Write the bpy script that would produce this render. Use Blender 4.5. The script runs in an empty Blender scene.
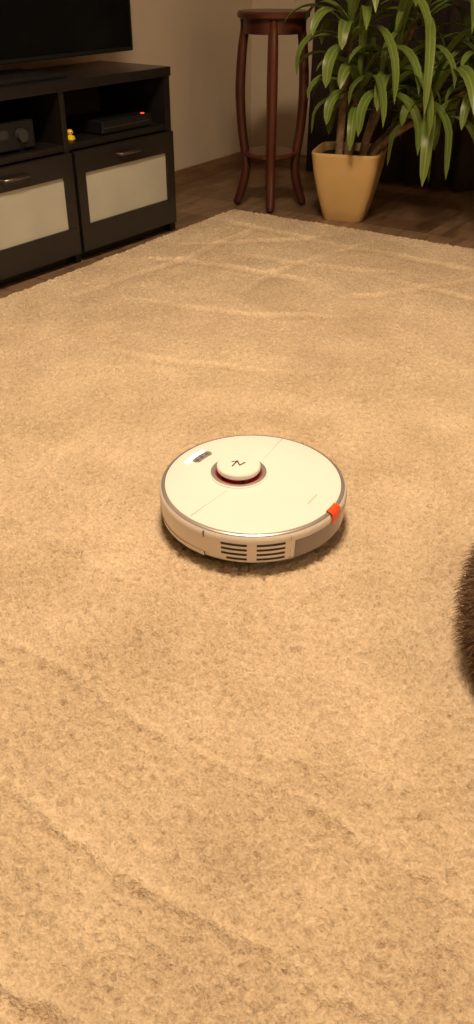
import bpy, bmesh, math, random
import numpy as np
from mathutils import Vector, Matrix
random.seed(4); rng=np.random.default_rng(7)
S=bpy.context.scene
S.view_settings.view_transform='Standard'
S.view_settings.look='None'
COL=S.collection
R=math.radians

# ---------------------------------------------------------------- materials
def mat(name,col,rough=.6,metal=0,spec=.5,noise=None,bump=None,coat=0,emit=None):
    m=bpy.data.materials.new(name); m.use_nodes=True
    nt=m.node_tree; b=nt.nodes['Principled BSDF']
    b.inputs['Base Color'].default_value=(*col,1)
    b.inputs['Roughness'].default_value=rough
    b.inputs['Metallic'].default_value=metal
    b.inputs['Specular IOR Level'].default_value=spec
    b.inputs['Coat Weight'].default_value=coat
    if emit:
        b.inputs['Emission Color'].default_value=(*emit[0],1); b.inputs['Emission Strength'].default_value=emit[1]
    tc=nt.nodes.new('ShaderNodeTexCoord')
    sc,amt=noise or (20,.06)
    n=nt.nodes.new('ShaderNodeTexNoise'); n.inputs['Scale'].default_value=sc; n.inputs['Detail'].default_value=5
    nt.links.new(tc.outputs['Object'],n.inputs['Vector'])
    mr=nt.nodes.new('ShaderNodeMapRange'); mr.inputs[1].default_value=.25; mr.inputs[2].default_value=.75
    mr.inputs[3].default_value=1-amt; mr.inputs[4].default_value=1+amt
    nt.links.new(n.outputs['Fac'],mr.inputs[0])
    mx=nt.nodes.new('ShaderNodeVectorMath'); mx.operation='SCALE'; mx.inputs[0].default_value=col
    nt.links.new(mr.outputs[0],mx.inputs['Scale']); nt.links.new(mx.outputs[0],b.inputs['Base Color'])
    if bump:
        n2=nt.nodes.new('ShaderNodeTexNoise'); n2.inputs['Scale'].default_value=bump[0]; n2.inputs['Detail'].default_value=4
        nt.links.new(tc.outputs['Object'],n2.inputs['Vector'])
        bp=nt.nodes.new('ShaderNodeBump'); bp.inputs['Strength'].default_value=bump[1]; bp.inputs['Distance'].default_value=.01
        nt.links.new(n2.outputs['Fac'],bp.inputs['Height']); nt.links.new(bp.outputs[0],b.inputs['Normal'])
    return m

def wood_mat(name,c1,c2,scale,stretch,rough=.4,planks=None):
    m=bpy.data.materials.new(name); m.use_nodes=True; nt=m.node_tree; b=nt.nodes['Principled BSDF']
    b.inputs['Roughness'].default_value=rough
    tc=nt.nodes.new('ShaderNodeTexCoord'); mp=nt.nodes.new('ShaderNodeMapping'); mp.inputs['Scale'].default_value=stretch
    nt.links.new(tc.outputs['Object'],mp.inputs[0])
    n=nt.nodes.new('ShaderNodeTexNoise'); n.inputs['Scale'].default_value=scale; n.inputs['Detail'].default_value=8; n.inputs['Distortion'].default_value=.6
    nt.links.new(mp.outputs[0],n.inputs['Vector'])
    cr=nt.nodes.new('ShaderNodeValToRGB'); cr.color_ramp.elements[0].color=(*c1,1); cr.color_ramp.elements[1].color=(*c2,1)
    cr.color_ramp.elements[0].position=.3; cr.color_ramp.elements[1].position=.7
    nt.links.new(n.outputs['Fac'],cr.inputs[0])
    out=cr.outputs[0]
    if planks:
        br=nt.nodes.new('ShaderNodeTexBrick'); br.inputs['Scale'].default_value=1
        br.inputs['Brick Width'].default_value=planks[0]; br.inputs['Row Height'].default_value=planks[1]
        br.inputs['Mortar Size'].default_value=.002; br.inputs['Color1'].default_value=(1,1,1,1); br.inputs['Color2'].default_value=(.65,.6,.55,1)
        br.inputs['Mortar'].default_value=(.15,.1,.08,1)
        nt.links.new(tc.outputs['Object'],br.inputs['Vector'])
        mx=nt.nodes.new('ShaderNodeMix'); mx.data_type='RGBA'; mx.blend_type='MULTIPLY'; mx.inputs[0].default_value=1
        nt.links.new(out,mx.inputs[6]); nt.links.new(br.outputs['Color'],mx.inputs[7]); out=mx.outputs[2]
    nt.links.new(out,b.inputs['Base Color'])
    return m

# ---------------------------------------------------------------- helpers
def obj(name,me,parent=None,mats=(),smooth=False):
    o=bpy.data.objects.new(name,me); COL.objects.link(o)
    for m in mats: me.materials.append(m)
    if parent: o.parent=parent
    if smooth:
        for p in me.polygons: p.use_smooth=True
    return o
def empty(name,loc=(0,0,0),rz=0):
    e=bpy.data.objects.new(name,None); COL.objects.link(e); e.location=loc; e.rotation_euler=(0,0,rz); e.empty_display_size=.1; return e
def box(name,lo,hi,m,parent=None,bev=.0):
    bm=bmesh.new(); bmesh.ops.create_cube(bm,size=1)
    for v in bm.verts:
        for i in range(3): v.co[i]=lo[i]+(v.co[i]+.5)*(hi[i]-lo[i])
    if bev: bmesh.ops.bevel(bm,geom=bm.edges[:],offset=bev,segments=2,affect='EDGES',profile=.6)
    me=bpy.data.meshes.new(name); bm.to_mesh(me); bm.free()
    return obj(name,me,parent,[m])
def lathe(name,prof,mats,idx=None,parent=None,seg=128,a0=0,a1=2*math.pi,smooth=True,sharp=35,center=(0,0)):
    full=abs(a1-a0-2*math.pi)<1e-6
    n=seg if full else seg+1
    vs=[];fs=[];mi=[]
    for (r,z) in prof:
        for i in range(n):
            a=a0+(a1-a0)*i/seg
            vs.append((center[0]+r*math.cos(a),center[1]+r*math.sin(a),z))
    for j in range(len(prof)-1):
        for i in range(seg):
            k=(i+1)%n
            fs.append((j*n+i,j*n+k,(j+1)*n+k,(j+1)*n+i)); mi.append(idx[j] if idx else 0)
    me=bpy.data.meshes.new(name); me.from_pydata(vs,[],fs)
    o=obj(name,me,parent,mats)
    for p,i in zip(me.polygons,mi): p.material_index=i
    bm=bmesh.new(); bm.from_mesh(me); bmesh.ops.remove_doubles(bm,verts=bm.verts,dist=1e-6)
    bmesh.ops.recalc_face_normals(bm,faces=bm.faces); bm.to_mesh(me); bm.free()
    if smooth:
        for p in me.polygons: p.use_smooth=True
        me.set_sharp_from_angle(angle=R(sharp))
    return o
def tube(name,pts,rad,m,parent=None,flat=1.0,res=10):
    """swept tube along pts; rad list or float"""
    pts=[Vector(p) for p in pts]; n=len(pts)
    if not isinstance(rad,(list,tuple)): rad=[rad]*n
    vs=[];fs=[]
    for i,p in enumerate(pts):
        t=(pts[min(i+1,n-1)]-pts[max(i-1,0)]).normalized()
        up=Vector((0,0,1)) if abs(t.z)<.9 else Vector((0,1,0))
        a=t.cross(up).normalized(); b=t.cross(a).normalized()
        for k in range(res):
            th=2*math.pi*k/res
            vs.append(p+a*math.cos(th)*rad[i]+b*math.sin(th)*rad[i]*flat)
    for i in range(n-1):
        for k in range(res):
            k2=(k+1)%res
            fs.append((i*res+k,i*res+k2,(i+1)*res+k2,(i+1)*res+k))
    fs.append(tuple(range(res))); fs.append(tuple(range((n-1)*res,n*res))[::-1])
    me=bpy.data.meshes.new(name); me.from_pydata([tuple(v) for v in vs],[],fs)
    o=obj(name,me,parent,[m],smooth=True); me.set_sharp_from_angle(angle=R(50)); return o
def catmull(P,n=8):
    P=[Vector(p) for p in P]; Q=[P[0]*2-P[1]]+P+[P[-1]*2-P[-2]]; out=[]
    for i in range(1,len(Q)-2):
        for k in range(n):
            t=k/n; a,b,c,d=Q[i-1],Q[i],Q[i+1],Q[i+2]
            out.append(.5*((2*b)+(c-a)*t+(2*a-5*b+4*c-d)*t*t+(3*b-a-3*c+d)*t**3))
    out.append(P[-1]); return out

FZ=-.015   # hard floor level (carpet pile top is z=0)
# ---------------------------------------------------------------- room
M_wall=mat('wall_paint',(.57,.48,.38),.9,noise=(3,.06),bump=(150,.15))
M_ceil=mat('ceiling_paint',(.75,.7,.6),.9)
M_base=wood_mat('baseboard_wood',(.16,.09,.05),(.28,.17,.09),6,(1,1,8))
M_floor=wood_mat('laminate_floor',(.15,.092,.055),(.34,.22,.135),5,(6,1,1),.35,planks=(1.2,.14))
x0,x1,y0,y1,zc=-2.53,2.3,-2.2,4.0,2.5
box('floor',(x0-.1,y0-.1,FZ-.1),(x1+.1,y1+.1,FZ),M_floor)
box('ceiling',(x0-.1,y0-.1,zc),(x1+.1,y1+.1,zc+.1),M_ceil)
box('wall_left',(x0-.1,y0-.1,FZ),(x0,y1+.1,zc),M_wall)
box('wall_right',(x1,y0-.1,FZ),(x1+.1,y1+.1,zc),M_wall)
box('wall_back',(x0,y1,FZ),(x1,y1+.1,zc),M_wall)
box('wall_front',(x0,y0-.1,FZ),(x1,y0,zc),M_wall)
box('baseboard_left',(x0,y0,FZ),(x0+.012,y1,FZ+.07),M_base,bev=.003)
box('baseboard_back',(x0+.015,y1-.015,FZ),(x1,y1,FZ+.07),M_base,bev=.003)
box('baseboard_right',(x1-.015,y0,FZ),(x1,y1-.015,FZ+.07),M_base,bev=.003)

# ---------------------------------------------------------------- carpet (dense displaced pile)
cx0,cx1,cy0,cy1=-2.034,1.0,-1.2,3.076
st=.004
nx=int((cx1-cx0)/st)+1; ny=int((cy1-cy0)/st)+1
xs=np.linspace(cx0,cx1,nx); ys=np.linspace(cy0,cy1,ny)
X,Y=np.meshgrid(xs,ys)
def band(lo,hi):
    w=rng.standard_normal((ny,nx)); F=np.fft.rfft2(w)
    ky=np.fft.fftfreq(ny,st)[:,None]; kx=np.fft.rfftfreq(nx,st)[None,:]
    k=np.sqrt(kx*kx+ky*ky); g=np.exp(-(k*lo)**2)*(1-np.exp(-(k*hi)**2))
    r=np.fft.irfft2(F*g,s=(ny,nx)); return r/r.std()
tuft=band(.0075,.014); clump=band(.018,.045); big=band(.12,.5); huge=band(.3,1.2)
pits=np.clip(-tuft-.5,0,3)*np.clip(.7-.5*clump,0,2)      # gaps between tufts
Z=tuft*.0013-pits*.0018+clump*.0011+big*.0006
shade=np.zeros_like(Z)
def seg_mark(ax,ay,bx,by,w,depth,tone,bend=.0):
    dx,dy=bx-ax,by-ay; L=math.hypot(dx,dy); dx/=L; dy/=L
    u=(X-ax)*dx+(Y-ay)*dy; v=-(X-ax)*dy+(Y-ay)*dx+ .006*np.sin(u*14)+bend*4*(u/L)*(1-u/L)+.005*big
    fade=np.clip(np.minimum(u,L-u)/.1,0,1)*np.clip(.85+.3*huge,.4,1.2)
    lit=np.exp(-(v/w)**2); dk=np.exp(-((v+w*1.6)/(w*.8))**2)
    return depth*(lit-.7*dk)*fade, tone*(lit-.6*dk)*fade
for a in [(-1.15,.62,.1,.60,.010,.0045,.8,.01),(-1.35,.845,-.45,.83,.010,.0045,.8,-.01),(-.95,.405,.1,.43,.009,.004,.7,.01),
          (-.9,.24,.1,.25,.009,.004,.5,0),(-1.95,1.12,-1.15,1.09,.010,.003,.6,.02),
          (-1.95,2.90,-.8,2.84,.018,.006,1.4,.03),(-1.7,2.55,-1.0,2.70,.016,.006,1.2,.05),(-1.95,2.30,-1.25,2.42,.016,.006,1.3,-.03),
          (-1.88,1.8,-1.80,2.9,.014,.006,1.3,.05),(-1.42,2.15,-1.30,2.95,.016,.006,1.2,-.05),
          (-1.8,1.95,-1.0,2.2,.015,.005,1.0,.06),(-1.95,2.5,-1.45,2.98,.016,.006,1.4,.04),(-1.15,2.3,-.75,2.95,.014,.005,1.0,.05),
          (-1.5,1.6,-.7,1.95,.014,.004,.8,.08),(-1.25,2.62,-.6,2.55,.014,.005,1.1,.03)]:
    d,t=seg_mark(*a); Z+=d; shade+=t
shade+=.22*big+.16*huge+.14*clump+.16*tuft-.32*pits  # pits term darkens gaps between tufts: their shade is put into the colour
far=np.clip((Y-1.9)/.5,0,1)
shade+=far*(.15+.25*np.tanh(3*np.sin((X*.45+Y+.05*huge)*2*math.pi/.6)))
edge=np.minimum.reduce([X-cx0,cx1-X,Y-cy0,cy1-Y])
Z-= .012*np.clip(1-edge/.015,0,1)**2
V=np.stack([X,Y,Z],-1).reshape(-1,3)
idx=np.arange(nx*ny).reshape(ny,nx)
F=np.stack([idx[:-1,:-1],idx[:-1,1:],idx[1:,1:],idx[1:,:-1]],-1).reshape(-1,4)
border=np.concatenate([idx[0,:],idx[1:,-1],idx[-1,-2::-1],idx[-2:0:-1,0]])
Vb=V[border].copy(); Vb[:,2]=FZ
nb=len(border); bi=np.arange(nb)+len(V)
Fb=np.stack([border,bi,np.roll(bi,-1),np.roll(border,-1)],-1)
V=np.concatenate([V,Vb]); F=np.concatenate([F,Fb])
me=bpy.data.meshes.new('carpet')
me.vertices.add(len(V)); me.vertices.foreach_set('co',V.astype(np.float32).ravel())
me.loops.add(len(F)*4); me.loops.foreach_set('vertex_index',F.astype(np.int32).ravel())
me.polygons.add(len(F)); me.polygons.foreach_set('loop_start',np.arange(len(F),dtype=np.int32)*4)
me.polygons.foreach_set('use_smooth',np.ones(len(F),dtype=bool))
me.update(calc_edges=True); me.validate()
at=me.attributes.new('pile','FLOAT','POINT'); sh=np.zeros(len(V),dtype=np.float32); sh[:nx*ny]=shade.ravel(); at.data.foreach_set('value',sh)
M=bpy.data.materials.new('carpet_pile'); M.use_nodes=True; nt=M.node_tree; b=nt.nodes['Principled BSDF']
b.inputs['Roughness'].default_value=1; b.inputs['Specular IOR Level'].default_value=.1
b.inputs['Sheen Weight'].default_value=.15; b.inputs['Sheen Roughness'].default_value=.6
tc=nt.nodes.new('ShaderNodeTexCoord')
n1=nt.nodes.new('ShaderNodeTexNoise'); n1.inputs['Scale'].default_value=260; n1.inputs['Detail'].default_value=3; n1.inputs['Roughness'].default_value=.6
n2=nt.nodes.new('ShaderNodeTexNoise'); n2.inputs['Scale'].default_value=110; n2.inputs['Detail'].default_value=3; n2.inputs['Distortion'].default_value=1.2
for n in (n1,n2): nt.links.new(tc.outputs['Object'],n.inputs['Vector'])
ad=nt.nodes.new('ShaderNodeMath'); ad.operation='ADD'; nt.links.new(n1.outputs['Fac'],ad.inputs[0]); nt.links.new(n2.outputs['Fac'],ad.inputs[1])
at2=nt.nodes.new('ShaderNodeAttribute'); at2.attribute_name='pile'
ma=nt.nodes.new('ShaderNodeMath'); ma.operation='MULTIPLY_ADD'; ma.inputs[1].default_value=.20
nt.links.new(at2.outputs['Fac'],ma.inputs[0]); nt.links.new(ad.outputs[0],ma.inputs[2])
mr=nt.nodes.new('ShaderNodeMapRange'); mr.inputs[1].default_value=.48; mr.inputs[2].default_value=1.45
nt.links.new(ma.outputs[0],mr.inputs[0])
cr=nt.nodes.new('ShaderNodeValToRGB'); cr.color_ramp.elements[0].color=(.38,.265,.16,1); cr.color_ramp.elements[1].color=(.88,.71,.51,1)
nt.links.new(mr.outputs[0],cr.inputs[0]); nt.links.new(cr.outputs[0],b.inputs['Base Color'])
bp=nt.nodes.new('ShaderNodeBump'); bp.inputs['Strength'].default_value=.8; bp.inputs['Distance'].default_value=.004
nt.links.new(ad.outputs[0],bp.inputs['Height']); nt.links.new(bp.outputs[0],b.inputs['Normal'])
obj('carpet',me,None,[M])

# ---------------------------------------------------------------- robot vacuum
M_white=mat('robot_white_plastic',(.87,.83,.81),.35,noise=(8,.01))
M_side=mat('robot_side_plastic',(.79,.74,.71),.4,noise=(8,.01))
M_ring=mat('robot_ring_metal',(.50,.47,.45),.3,metal=.6)
M_black=mat('robot_black',(.012,.010,.010),.4)
M_groove=mat('robot_groove',(.16,.13,.12),.4)
M_lid=mat('robot_seam',(.60,.54,.48),.5)
M_red=mat('robot_release_tab',(.95,.10,.02),.4)
M_tank=mat('robot_tank_smoke',(.24,.20,.20),.2,coat=.3)
M_tred=mat('robot_lidar_red',(.30,.02,.035),.3)
M_btn=mat('robot_button_panel',(.26,.24,.24),.3)
M_led=mat('robot_led',(.9,.95,1),.3,emit=((.85,.93,1),3))
rb=empty('robot_vacuum',(-.6945,1.116,.006),math.pi)
# leans slightly (1.8 deg) because the wheels sink unevenly in the deep pile
rb.rotation_euler=(Matrix.Rotation(R(1.8),3,Vector((.8366,.5478,0)))@Matrix.Rotation(math.pi,3,'Z')).to_euler()
A=math.radians
prof=[(.0,.010),(.150,.010),(.163,.013),(.1715,.020),(.1745,.030),(.1765,.060),(.1762,.068),(.1745,.0735),(.1722,.0765),
      (.1718,.0762),(.1713,.0775),(.1690,.0790),(.1668,.0790),(.1663,.0775),(.1658,.0775),(.1650,.0795),(.162,.0805),(.10,.0815),(0,.0818)]
mi=[3,3,3,1,1,1,1,1,4,2,2,2,4,4,0,0,0,0]
lathe('body',prof,[M_white,M_side,M_ring,M_black,M_groove],mi,rb,seg=192)
def arc_patch(name,a0,a1,z0,z1,m,r0=.1772,thick=.001,seg=16,rlow=None):
    rl=rlow or r0
    return lathe(name,[(rl-.004,z0),(rl,z0),(r0,z1),(r0-.004,z1)],[m],None,rb,seg=seg,a0=A(a0),a1=A(a1),sharp=30)
for s in (93,267): arc_patch('bumper_seam',s-.35,s+.35,.013,.0745,M_black,seg=2,r0=.1770,rlow=.1735)
arc_patch('bumper_shell',-93,93,.020,.030,M_side,r0=.1762,rlow=.174,seg=96)
def rsurf(z): return .1745+(z-.03)/(.03)*.002 if z<.06 else .1765
for sgn in (1,-1):
    for (g0,g1) in ((104,119),(124.5,141)):
        for k in range(4):
            z=.027+k*.0105
            a0,a1=(g0,g1) if sgn>0 else (360-g1,360-g0)
            if k==0 and g0<110: a0+=3*(sgn>0)
            arc_patch('vent_slot',a0,a1,z,z+.0046,M_black,r0=rsurf(z+.004)+.0005,rlow=rsurf(z)+.0005,seg=10)
    a=144.5 if sgn>0 else 215.5
    arc_patch('tank_seam',a-.25,a+.25,.02,.073,M_lid,seg=2,r0=.1769,rlow=.1742)
arc_patch('water_tank',147,213,.023,.062,M_tank,r0=.1772,rlow=.1748,seg=40)
lathe('release_tab',[(.1778,.058),(.1782,.072),(.1765,.0795),(.168,.0822),(.164,.0822),(.164,.079)],[M_red],None,rb,seg=12,a0=A(175),a1=A(185),sharp=60)
tx,ty=.0355*math.cos(A(-8)),.0355*math.sin(A(-8))
lathe('turret_base',[(.056,.0800),(.0555,.0835),(.053,.0845),(.046,.0845),(.044,.0825)],[M_white,M_ring],[0,0,1,1],rb,seg=96,center=(tx,ty))
lathe('turret_core',[(.036,.081),(.036,.091)],[M_tred],None,rb,seg=64,center=(tx,ty))
lathe('turret_well',[(.046,.0828),(.030,.0828)],[M_tred],None,rb,seg=64,center=(tx,ty))
lathe('turret_cap',[(.034,.0905),(.0405,.0905),(.0415,.092),(.0412,.0985),(.0395,.1005),(.036,.1012),(0,.1018)],[M_white],None,rb,seg=96,center=(tx,ty))
for k in range(6):
    a=A(60*k+15)
    lathe('turret_post',[(.034,.082),(.0395,.082),(.0395,.091),(.034,.091)],[M_black],None,rb,seg=4,a0=a-A(5),a1=a+A(5),center=(tx,ty))
def strokes(name,pts,w,z,m,closed=False):
    vs=[];fs=[]
    for i in range(len(pts)-1):
        a=Vector(pts[i]);c=Vector(pts[i+1]); d=(c-a).normalized(); n=Vector((-d.y,d.x))*w/2
        k=len(vs); a2=a-d*w*.3; c2=c+d*w*.3
        for p in (a2-n,c2-n,c2+n,a2+n): vs.append((p.x,p.y,z))
        for p in (a2-n,c2-n,c2+n,a2+n): vs.append((p.x,p.y,z-.0008))
        fs+= [(k,k+1,k+2,k+3),(k,k+4,k+5,k+1),(k+1,k+5,k+6,k+2),(k+2,k+6,k+7,k+3),(k+3,k+7,k+4,k)]
    me=bpy.data.meshes.new(name); me.from_pydata(vs,[],fs); return obj(name,me,rb,[m])
def loc2(u,v,cx,cy,ang):
    c,s=math.cos(ang),math.sin(ang); return (cx+u*c-v*s,cy+u*s+v*c)
ea=A(33.2-180)
strokes('emblem',[loc2(*p,tx,ty,ea) for p in ((-.012,-.009),(-.003,.009),(.002,-.006),(.012,.004))],.0024,.1023,M_black)
strokes('emblem_bar',[loc2(*p,tx,ty,ea) for p in ((-.013,.007),(-.001,.009))],.0020,.1022,M_black)
def arcbar(name,rc,hw,a0,a1,z,h,m,n=20):
    vs=[];fs=[]
    for i in range(n+1):
        t=i/n; a=A(a0+(a1-a0)*t); e=min(t,1-t)*(a1-a0)/180*math.pi*rc
        w=hw*math.sqrt(max(0,1-max(0,1-e/hw)**2)) if e<hw else hw
        w=max(w,.0002)
        for r in (rc-w,rc+w): vs.append((r*math.cos(a),r*math.sin(a),z+h))
        for r in (rc-w,rc+w): vs.append((r*math.cos(a),r*math.sin(a),z-.001))
    for i in range(n):
        k=i*4;l=k+4
        fs+=[(k,k+1,l+1,l),(k,l,l+2,k+2),(k+1,k+3,l+3,l+1)]
    me=bpy.data.meshes.new(name); me.from_pydata(vs,[],fs); bm=bmesh.new(); bm.from_mesh(me); bmesh.ops.recalc_face_normals(bm,faces=bm.faces); bm.to_mesh(me); bm.free()
    return obj(name,me,rb,[m])
arcbar('button_panel',.127,.0085,-17,5,.0812,.0006,M_btn)
arcbar('button_light',.1405,.0040,-14,9,.0814,.0006,M_led)
for a in (-12,-5.5,1): lathe('button',[(.0042,.0812),(.0042,.0822),(0,.0823)],[M_groove],None,rb,seg=20,center=(.1265*math.cos(A(a)),.1265*math.sin(A(a))))
def seamline(p,q): strokes('lid_seam',[p,q],.0008,.0818,M_lid)
seamline((.02,.058),(.03,.158)); seamline((.02,-.065),(.03,-.158))
for i in range(8):
    u=-.016+i*.0044
    w=loc2(u,-.001,-.125,-.004,A(-90)); w2=loc2(u+.0028,.001,-.125,-.004,A(-90))
    strokes('word_mark',[w,w2],.0022,.0816,M_lid)
for sy in (-1,1):
    wv=lathe('wheel',[(0,-.011),(.026,-.011),(.028,-.008),(.028,.008),(.026,.011),(0,.011)],[M_black],None,rb,seg=32)
    wv.rotation_euler=(A(90),0,0); wv.location=(0,sy*.11,.026)

# ---------------------------------------------------------------- TV bench
M_bb=mat('bench_black_brown',(.012,.010,.010),.35,noise=(30,.2),coat=.1)
M_glass=mat('bench_frosted_glass',(.46,.46,.41),.35,noise=(6,.1))
M_hand=mat('bench_handle_metal',(.18,.15,.13),.3,metal=.9)
M_in=mat('bench_inside',(.03,.018,.014),.5)
BR=R(-3); BX,BY=-2.072,2.71
tb=empty('tv_bench',(BX,BY,0),BR)   # local: +x faces room, y runs along, front-right corner at origin
L=1.60; D=.35; H=.57; pitch=.528
t=.022
box('top',(-D,-L,H-.03),(.005,.004,H),M_bb,tb,.002)
box('back',(-D,-L,.0),(-D+.01,0,H-.03),M_in,tb)
for y in (0,-pitch-.005,-2*pitch-.01,-L+t):
    w=.03 if y==0 else t
    box('side_panel',(-D+.01,y-w if y!=-L+t else y-t,FZ),(0,y if y!=-L+t else y,H-.03),M_bb,tb,.0015)
box('shelf',(-D+.01,-L+t,.360),(-.004,-.030,.380),M_bb,tb,.001)
box('bottom',(-D+.01,-L+t,.03),(-.01,-.030,.05),M_bb,tb)
box('plinth',(-.05,-L+t,FZ),(-.03,-.030,.03),M_bb,tb)
for k in range(3):
    ya=-.012-k*(pitch+.003); yb=ya-(pitch-.012)
    z0,z1=.022,.357; fr=.042; x=.001; xf=.019
    box('drawer_rail_bottom',(x,yb,z0),(xf,ya,z0+.092),M_bb,tb,.002)
    box('drawer_rail_top',(x,yb,z1-.072),(xf,ya,z1),M_bb,tb,.002)
    box('drawer_stile',(x,yb,z0+.091),(xf,yb+fr,z1-.071),M_bb,tb,.001)
    box('drawer_stile',(x,ya-fr,z0+.091),(xf,ya,z1-.071),M_bb,tb,.001)
    box('drawer_glass',(x+.002,yb+fr-.002,z0+.090),(x+.009,ya-fr+.002,z1-.070),M_glass,tb)
    ym=(ya+yb)/2
    tube('drawer_handle',[(xf-.002,ym-.055,z1-.035),(xf+.018,ym-.05,z1-.035),(xf+.02,ym,z1-.035),(xf+.018,ym+.05,z1-.035),(xf-.002,ym+.055,z1-.035)],.005,M_hand,tb)

M_dev=mat('device_black',(.010,.010,.012),.3)
M_dev2=mat('device_grey',(.03,.03,.033),.4)
M_yel=mat('yellow_plastic',(.75,.55,.03),.4)
M_redled=mat('red_led',(.8,.02,.02),.4,emit=((1,.05,.03),2.5))
def bl(x,y,z): 
    c,s=math.cos(BR),math.sin(BR); return (BX+x*c-y*s,BY+x*s+y*c,z)
e=empty('set_top_box',bl(-.12,-.22,.380),BR)
box('case',(-.10,-.13,0.004),(.10,.13,.045),M_dev,e,.004)
for yy in (-.1,.1): box('foot',(-.08,yy-.01,0),(.08,yy+.01,.006),M_dev2,e)
box('front_strip',(.098,-.12,.02),(.102,.12,.024),M_dev2,e)
lathe('status_led',[(0,.047),(.007,.047),(.007,.041)],[M_redled],None,e,seg=12,center=(.085,.10))
e=empty('av_receiver',bl(-.16,-.83,.380),BR)
box('case',(-.13,-.18,.008),(.13,.18,.09),M_dev,e,.004)
for xx in (-.1,.1):
    for yy in (-.14,.14): lathe('foot',[(.015,0),(.015,.01)],[M_dev2],None,e,seg=16,center=(xx,yy))
for yy,rr in ((-.11,.018),(.12,.02)):
    k=lathe('knob',[(rr,0),(rr*.95,.018),(0,.019)],[M_dev2],None,e,seg=24); k.rotation_euler=(0,R(90),0); k.location=(.13,yy,.05)
box('display',(.129,-.06,.045),(.1315,.07,.07),M_dev2,e)
e=empty('yellow_toy_duck',bl(-.035,-.49,.380),BR)
lathe('duck_body',[(0,0),(.012,.001),(.017,.008),(.014,.017),(.007,.021),(.010,.026),(.011,.031),(.007,.037),(0,.039)],[M_yel],None,e,seg=24)
k=lathe('beak',[(.004,0),(0,.010)],[M_red],None,e,seg=10); k.rotation_euler=(0,R(90),0); k.location=(.009,0,.030)

M_scr=mat('tv_screen',(.004,.004,.005),.15,spec=.3)
M_bez=mat('tv_bezel',(.010,.010,.010),.4)
tv=empty('television',bl(-.17,-.74,H),BR)
box('screen_body',(-.025,-.72,.045),(.02,.72,.87),M_bez,tv,.006)
box('screen',(.019,-.708,.060),(.0215,.708,.858),M_scr,tv)
box('stand_neck',(-.03,-.06,.012),(.0,.06,.12),M_bez,tv,.004)
box('stand_foot',(-.12,-.28,0),(.12,.28,.014),M_bez,tv,.005)

# ---------------------------------------------------------------- plant stand
M_cherry=wood_mat('cherry_wood',(.04,.011,.007),(.10,.030,.016),8,(1,1,.2),.3)
ps=empty('plant_stand',(-1.960,3.26,FZ),R(20))
lathe('top_disc',[(0,.715),(.135,.715),(.145,.722),(.145,.735),(.138,.742),(0,.742)],[M_cherry],None,ps,seg=64)
lathe('lower_shelf',[(0,.205),(.105,.205),(.113,.211),(.113,.220),(.105,.226),(0,.226)],[M_cherry],None,ps,seg=64)
lathe('apron',[(.118,.665),(.122,.665),(.122,.715),(.118,.715)],[M_cherry],None,ps,seg=64)
for k in range(4):
    a=R(90*k+12); c,s=math.cos(a),math.sin(a)
    P=[(.150,0.006),(.142,.02),(.118,.09),(.106,.16),(.110,.22),(.124,.32),(.132,.46),(.124,.60),(.114,.68),(.116,.715)]
    Rr=[.013,.018,.020,.020,.020,.020,.021,.020,.018,.017]
    pts=catmull([(r*c,r*s,z) for r,z in P],5)
    rad=list(np.interp(np.linspace(0,9,len(pts)),range(10),Rr))
    tube('leg',pts,rad,M_cherry,ps,res=12)

# ---------------------------------------------------------------- potted plant
M_pot=mat('pot_gold_ceramic',(.62,.42,.18),.35,noise=(5,.08),coat=.2)
M_soil=mat('pot_soil',(.03,.018,.01),.95,noise=(60,.5),bump=(80,1))
M_cane=mat('plant_cane',(.22,.14,.08),.8,noise=(40,.3),bump=(60,.8))
pp=empty('potted_yucca',(-1.585,3.265,FZ),R(16))
def squircle(h,n=48,p=7):
    out=[]
    for i in range(n):
        a=2*math.pi*i/n+.0001; c,s=math.cos(a),math.sin(a)
        r=1/((abs(c)**p+abs(s)**p)**(1/p)); out.append((h*r*c,h*r*s))
    return out
prof=[(0,.0),(.080,.0),(.084,.005),(.099,.06),(.117,.13),(.131,.20),(.138,.255),(.140,.265),(.138,.270),(.131,.270),(.127,.262),(.122,.24),(0,.24)]
vs=[];fs=[];N=64;mi=[]
for h,z in prof:
    for (x,y) in squircle(max(h,.0005),N): vs.append((x,y,z))
for j in range(len(prof)-1):
    for i in range(N): fs.append((j*N+i,j*N+(i+1)%N,(j+1)*N+(i+1)%N,(j+1)*N+i)); mi.append(1 if j==len(prof)-2 else 0)
me=bpy.data.meshes.new('pot'); me.from_pydata(vs,[],fs); obj('pot',me,pp,[M_pot,M_soil],smooth=True)
for p,i in zip(me.polygons,mi): p.material_index=i
me.set_sharp_from_angle(angle=R(40))
M_leaf=bpy.data.materials.new('leaf_green'); M_leaf.use_nodes=True; nt=M_leaf.node_tree; b=nt.nodes['Principled BSDF']
b.inputs['Roughness'].default_value=.4
uvn=nt.nodes.new('ShaderNodeUVMap'); sep=nt.nodes.new('ShaderNodeSeparateXYZ'); nt.links.new(uvn.outputs[0],sep.inputs[0])
sb=nt.nodes.new('ShaderNodeMath'); sb.operation='SUBTRACT'; sb.inputs[1].default_value=.5; nt.links.new(sep.outputs['X'],sb.inputs[0])
ab=nt.nodes.new('ShaderNodeMath'); ab.operation='ABSOLUTE'; nt.links.new(sb.outputs[0],ab.inputs[0])
cr=nt.nodes.new('ShaderNodeValToRGB'); cr.color_ramp.elements[0].color=(.25,.31,.08,1); cr.color_ramp.elements[0].position=.0
cr.color_ramp.elements[1].color=(.10,.17,.032,1); cr.color_ramp.elements[1].position=.12
e3=cr.color_ramp.elements.new(.48); e3.color=(.17,.23,.05,1)
nt.links.new(ab.outputs[0],cr.inputs[0]); nt.links.new(cr.outputs[0],b.inputs['Base Color'])
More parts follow.
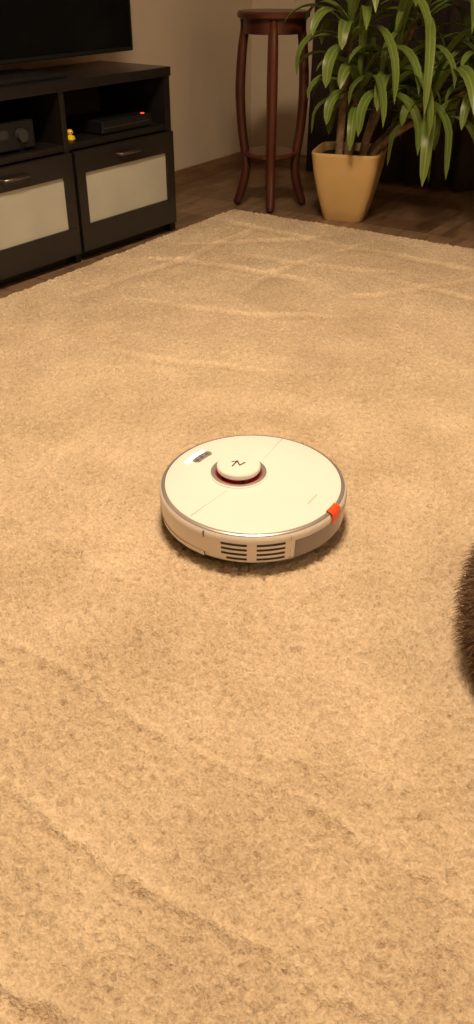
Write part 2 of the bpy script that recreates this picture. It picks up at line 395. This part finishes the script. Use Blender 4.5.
canes=[((-.01,.02),(.02,-.02,.50),.022),((.05,-.03),(.15,-.05,.54),.018),((-.04,-.03),(-.02,-.06,.72),.017),((.06,.04),(.30,-.03,.46),.016),((.04,.05),(.24,-.02,.78),.014),((.07,.00),(.50,-.06,.54),.014)]
camx=Vector((.8366,.5478))
lv=[];lf=[];luv=[]
def leaf(base,az,el,length,width,droop,twist):
    n=12; p=Vector(base); side=Vector((-math.sin(az),math.cos(az),0))
    e=el; k0=len(lv)
    for i in range(n+1):
        t=i/n
        d=Vector((math.cos(az)*math.cos(e),math.sin(az)*math.cos(e),math.sin(e)))
        w=width*(.35+1.3*t if t<.5 else 1.0)*(1 if t<.5 else math.sqrt(max(0,1-((t-.5)/.5)**2.2)))
        w=max(w,.001)
        s2=side*math.cos(twist*t)+side.cross(d)*math.sin(twist*t)
        nn=s2.cross(d)
        for q in (p-s2*w/2, p-nn*w*.14*(-1), p+s2*w/2): lv.append(q)
        p=p+d*length/n; e-=droop/n*(.5+1.3*t); e=max(e,-1.5)
    for i in range(n):
        k=k0+i*3
        lf.append((k,k+1,k+4,k+3)); luv.append(((0,i/n),(.5,i/n),(.5,(i+1)/n),(0,(i+1)/n)))
        lf.append((k+1,k+2,k+5,k+4)); luv.append(((.5,i/n),(1,i/n),(1,(i+1)/n),(.5,(i+1)/n)))
for ci,((bx,by),(tx_,ty_,tz),rad) in enumerate(canes):
    P=catmull([(bx,by,.2),(bx*.8+tx_*.2,by*.8+ty_*.2,.2+(tz-.2)*.35),(bx*.3+tx_*.7,by*.3+ty_*.7,.2+(tz-.2)*.75),(tx_,ty_,tz)],6)
    tube('cane',P,[rad*(1-.25*i/len(P)) for i in range(len(P))],M_cane,pp,res=12)
    for k in range(24):
        az=k*2.399+ci; t=k/24
        wa=az+R(16)
        dd=math.cos(wa)*camx.x+math.sin(wa)*camx.y
        Ln=random.uniform(.46,.60)*(1 if dd>-.2 else .55)
        Ln=min(Ln,.60 if math.sin(wa)<.3 else .40)
        leaf((tx_,ty_,tz-.09+.11*t),az,R(20+60*t+random.uniform(-8,8)),Ln,random.uniform(.036,.048),random.uniform(2.2,3.0)*(1.1-.3*t),random.uniform(-.5,.5))
me=bpy.data.meshes.new('leaves'); me.from_pydata([tuple(v) for v in lv],[],lf)
ul=me.uv_layers.new(name='UVMap'); i=0
for q in luv:
    for c in q: ul.data[i].uv=c; i+=1
obj('leaves',me,pp,[M_leaf],smooth=True)

# ---------------------------------------------------------------- curtain on back wall
M_cur=mat('curtain_dark_fabric',(.022,.013,.010),.95,noise=(6,.2),bump=(300,.3))
cu=empty('curtain',(0,0,0))
def cur(name,xa,xb,yc):
    n=int((xb-xa)/.012); m_=14; vs=[];fs=[]
    for j in range(m_+1):
        z=.0+2.28*j/m_
        for i in range(n+1):
            x=xa+(xb-xa)*i/n; ph=x*2*math.pi/.13
            am=.030*(1-.45*j/m_)
            vs.append((x+.008*math.sin(ph*.31+j*.2),yc+am*math.sin(ph+.7*math.sin(x*5)),z))
    for j in range(m_):
        for i in range(n):
            k=j*(n+1)+i; fs.append((k,k+1,k+n+2,k+n+1))
    me=bpy.data.meshes.new(name); me.from_pydata(vs,[],fs); o=obj(name,me,cu,[M_cur],smooth=True)
    sm=o.modifiers.new('s','SOLIDIFY'); sm.thickness=.003; return o
cur('panel_a',-2.13,-.55,3.93); cur('panel_b',-.5,1.1,3.93)
tube('rod',[(-2.25,3.93,2.31),(1.2,3.93,2.31)],.012,M_cherry,cu)
for xx in (-2.26,1.21):
    f=lathe('finial',[(0,-.025),(.018,-.018),(.026,0),(.018,.018),(0,.025)],[M_cherry],None,cu,seg=24); f.location=(xx,3.93,2.31)
for xx in (-2.2,-.52,1.15): box('bracket',(xx-.01,3.925,2.30),(xx+.01,4.0,2.32),M_cherry,cu)

# ---------------------------------------------------------------- shaggy brown stand-in added for a blurred shadow at the right edge
M_prop=mat('edge_prop_fur',(.17,.10,.058),.95,noise=(120,.3))
fx,fy=.568,.91
ot=empty('edge_shadow_prop',(fx*.8366-fy*.5478,fx*.5478+fy*.8366,.006))
cush=lathe('prop_body',[(0,.0),(.17,.0),(.195,.012),(.213,.04),(.22,.09),(.216,.13),(.20,.165),(.17,.182),(.10,.192),(0,.194)],[M_prop],None,ot,seg=64)
hv=[];hf=[]
for i in range(16000):
    a=random.uniform(0,2*math.pi); q=random.random()
    if q<.6: zz=random.uniform(.02,.15); r=.217-.5*abs(zz-.085)**1.5; n=Vector((math.cos(a),math.sin(a),.25))
    else: r=.21*math.sqrt(random.random()); zz=.192-.028*(r/.21)**4; n=Vector((.5*math.cos(a),.5*math.sin(a),1))
    p=Vector((r*math.cos(a),r*math.sin(a),zz)); n=(n+Vector([random.uniform(-.5,.5) for _ in range(3)])).normalized()
    l=random.uniform(.014,.036); s=n.cross(Vector((random.random()-.5,random.random()-.5,random.random()-.5))).normalized()*.0007
    m1=p+n*l*.6; m2=p+n*l-Vector((0,0,l*.35)); m2.z=max(m2.z,.002)
    k=len(hv); hv+=[p-s,p+s,m1+s*.8,m1-s*.8,m2]; hf+=[(k,k+1,k+2,k+3),(k+3,k+2,k+4)]
me=bpy.data.meshes.new('prop_fur'); me.from_pydata([tuple(v) for v in hv],[],hf); obj('prop_fur',me,ot,[M_prop],smooth=True)

# ---------------------------------------------------------------- lamps
M_shade=mat('lamp_glass',(.95,.85,.7),.4,emit=((1,.74,.46),2.0))
cl=empty('ceiling_lamp',(-.75,1.15,2.5))
lathe('lamp_bowl',[(.20,-.0),(.205,-.02),(.19,-.055),(.14,-.085),(.07,-.1),(0,-.105)],[M_shade],None,cl,seg=64)
def area(name,loc,size,power,col,rot=(0,0,0)):
    l=bpy.data.lights.new(name,'AREA'); l.shape='DISK'; l.size=size; l.energy=power; l.color=col
    o=bpy.data.objects.new(name,l); COL.objects.link(o); o.location=loc; o.rotation_euler=rot; return o
area('lamp_light',(-.75,1.15,2.37),.55,68,(1,.765,.51))
fl=empty('added_side_lamp',(1.95,.55,FZ))  # unseen lamp, added so the stand-in throws a soft shadow to the left
lathe('base',[(0,0),(.14,0),(.14,.02),(.02,.03),(.012,.06),(.012,1.35)],[M_bez],None,fl,seg=48)
lathe('shade',[(.22,1.22),(.14,1.48)],[M_shade],None,fl,seg=48)
pl=bpy.data.lights.new('added_side_bulb','POINT'); pl.energy=40; pl.color=(1,.745,.48); pl.shadow_soft_size=.18  # light of the added side lamp
po=bpy.data.objects.new('added_side_bulb',pl); COL.objects.link(po); po.location=(1.95,.55,1.55)

w=bpy.data.worlds.new('world'); S.world=w; w.use_nodes=True
w.node_tree.nodes['Background'].inputs[0].default_value=(.9,.7,.5,1); w.node_tree.nodes['Background'].inputs[1].default_value=.05

# ---------------------------------------------------------------- camera
cd=bpy.data.cameras.new('camera'); cd.sensor_fit='VERTICAL'; cd.sensor_height=36; cd.lens=28.83
cam=bpy.data.objects.new('camera',cd); COL.objects.link(cam); cam.location=(0,0,.90); cam.rotation_euler=(R(90-34.06),0,R(33.2))
cd.clip_start=.02
S.camera=cam
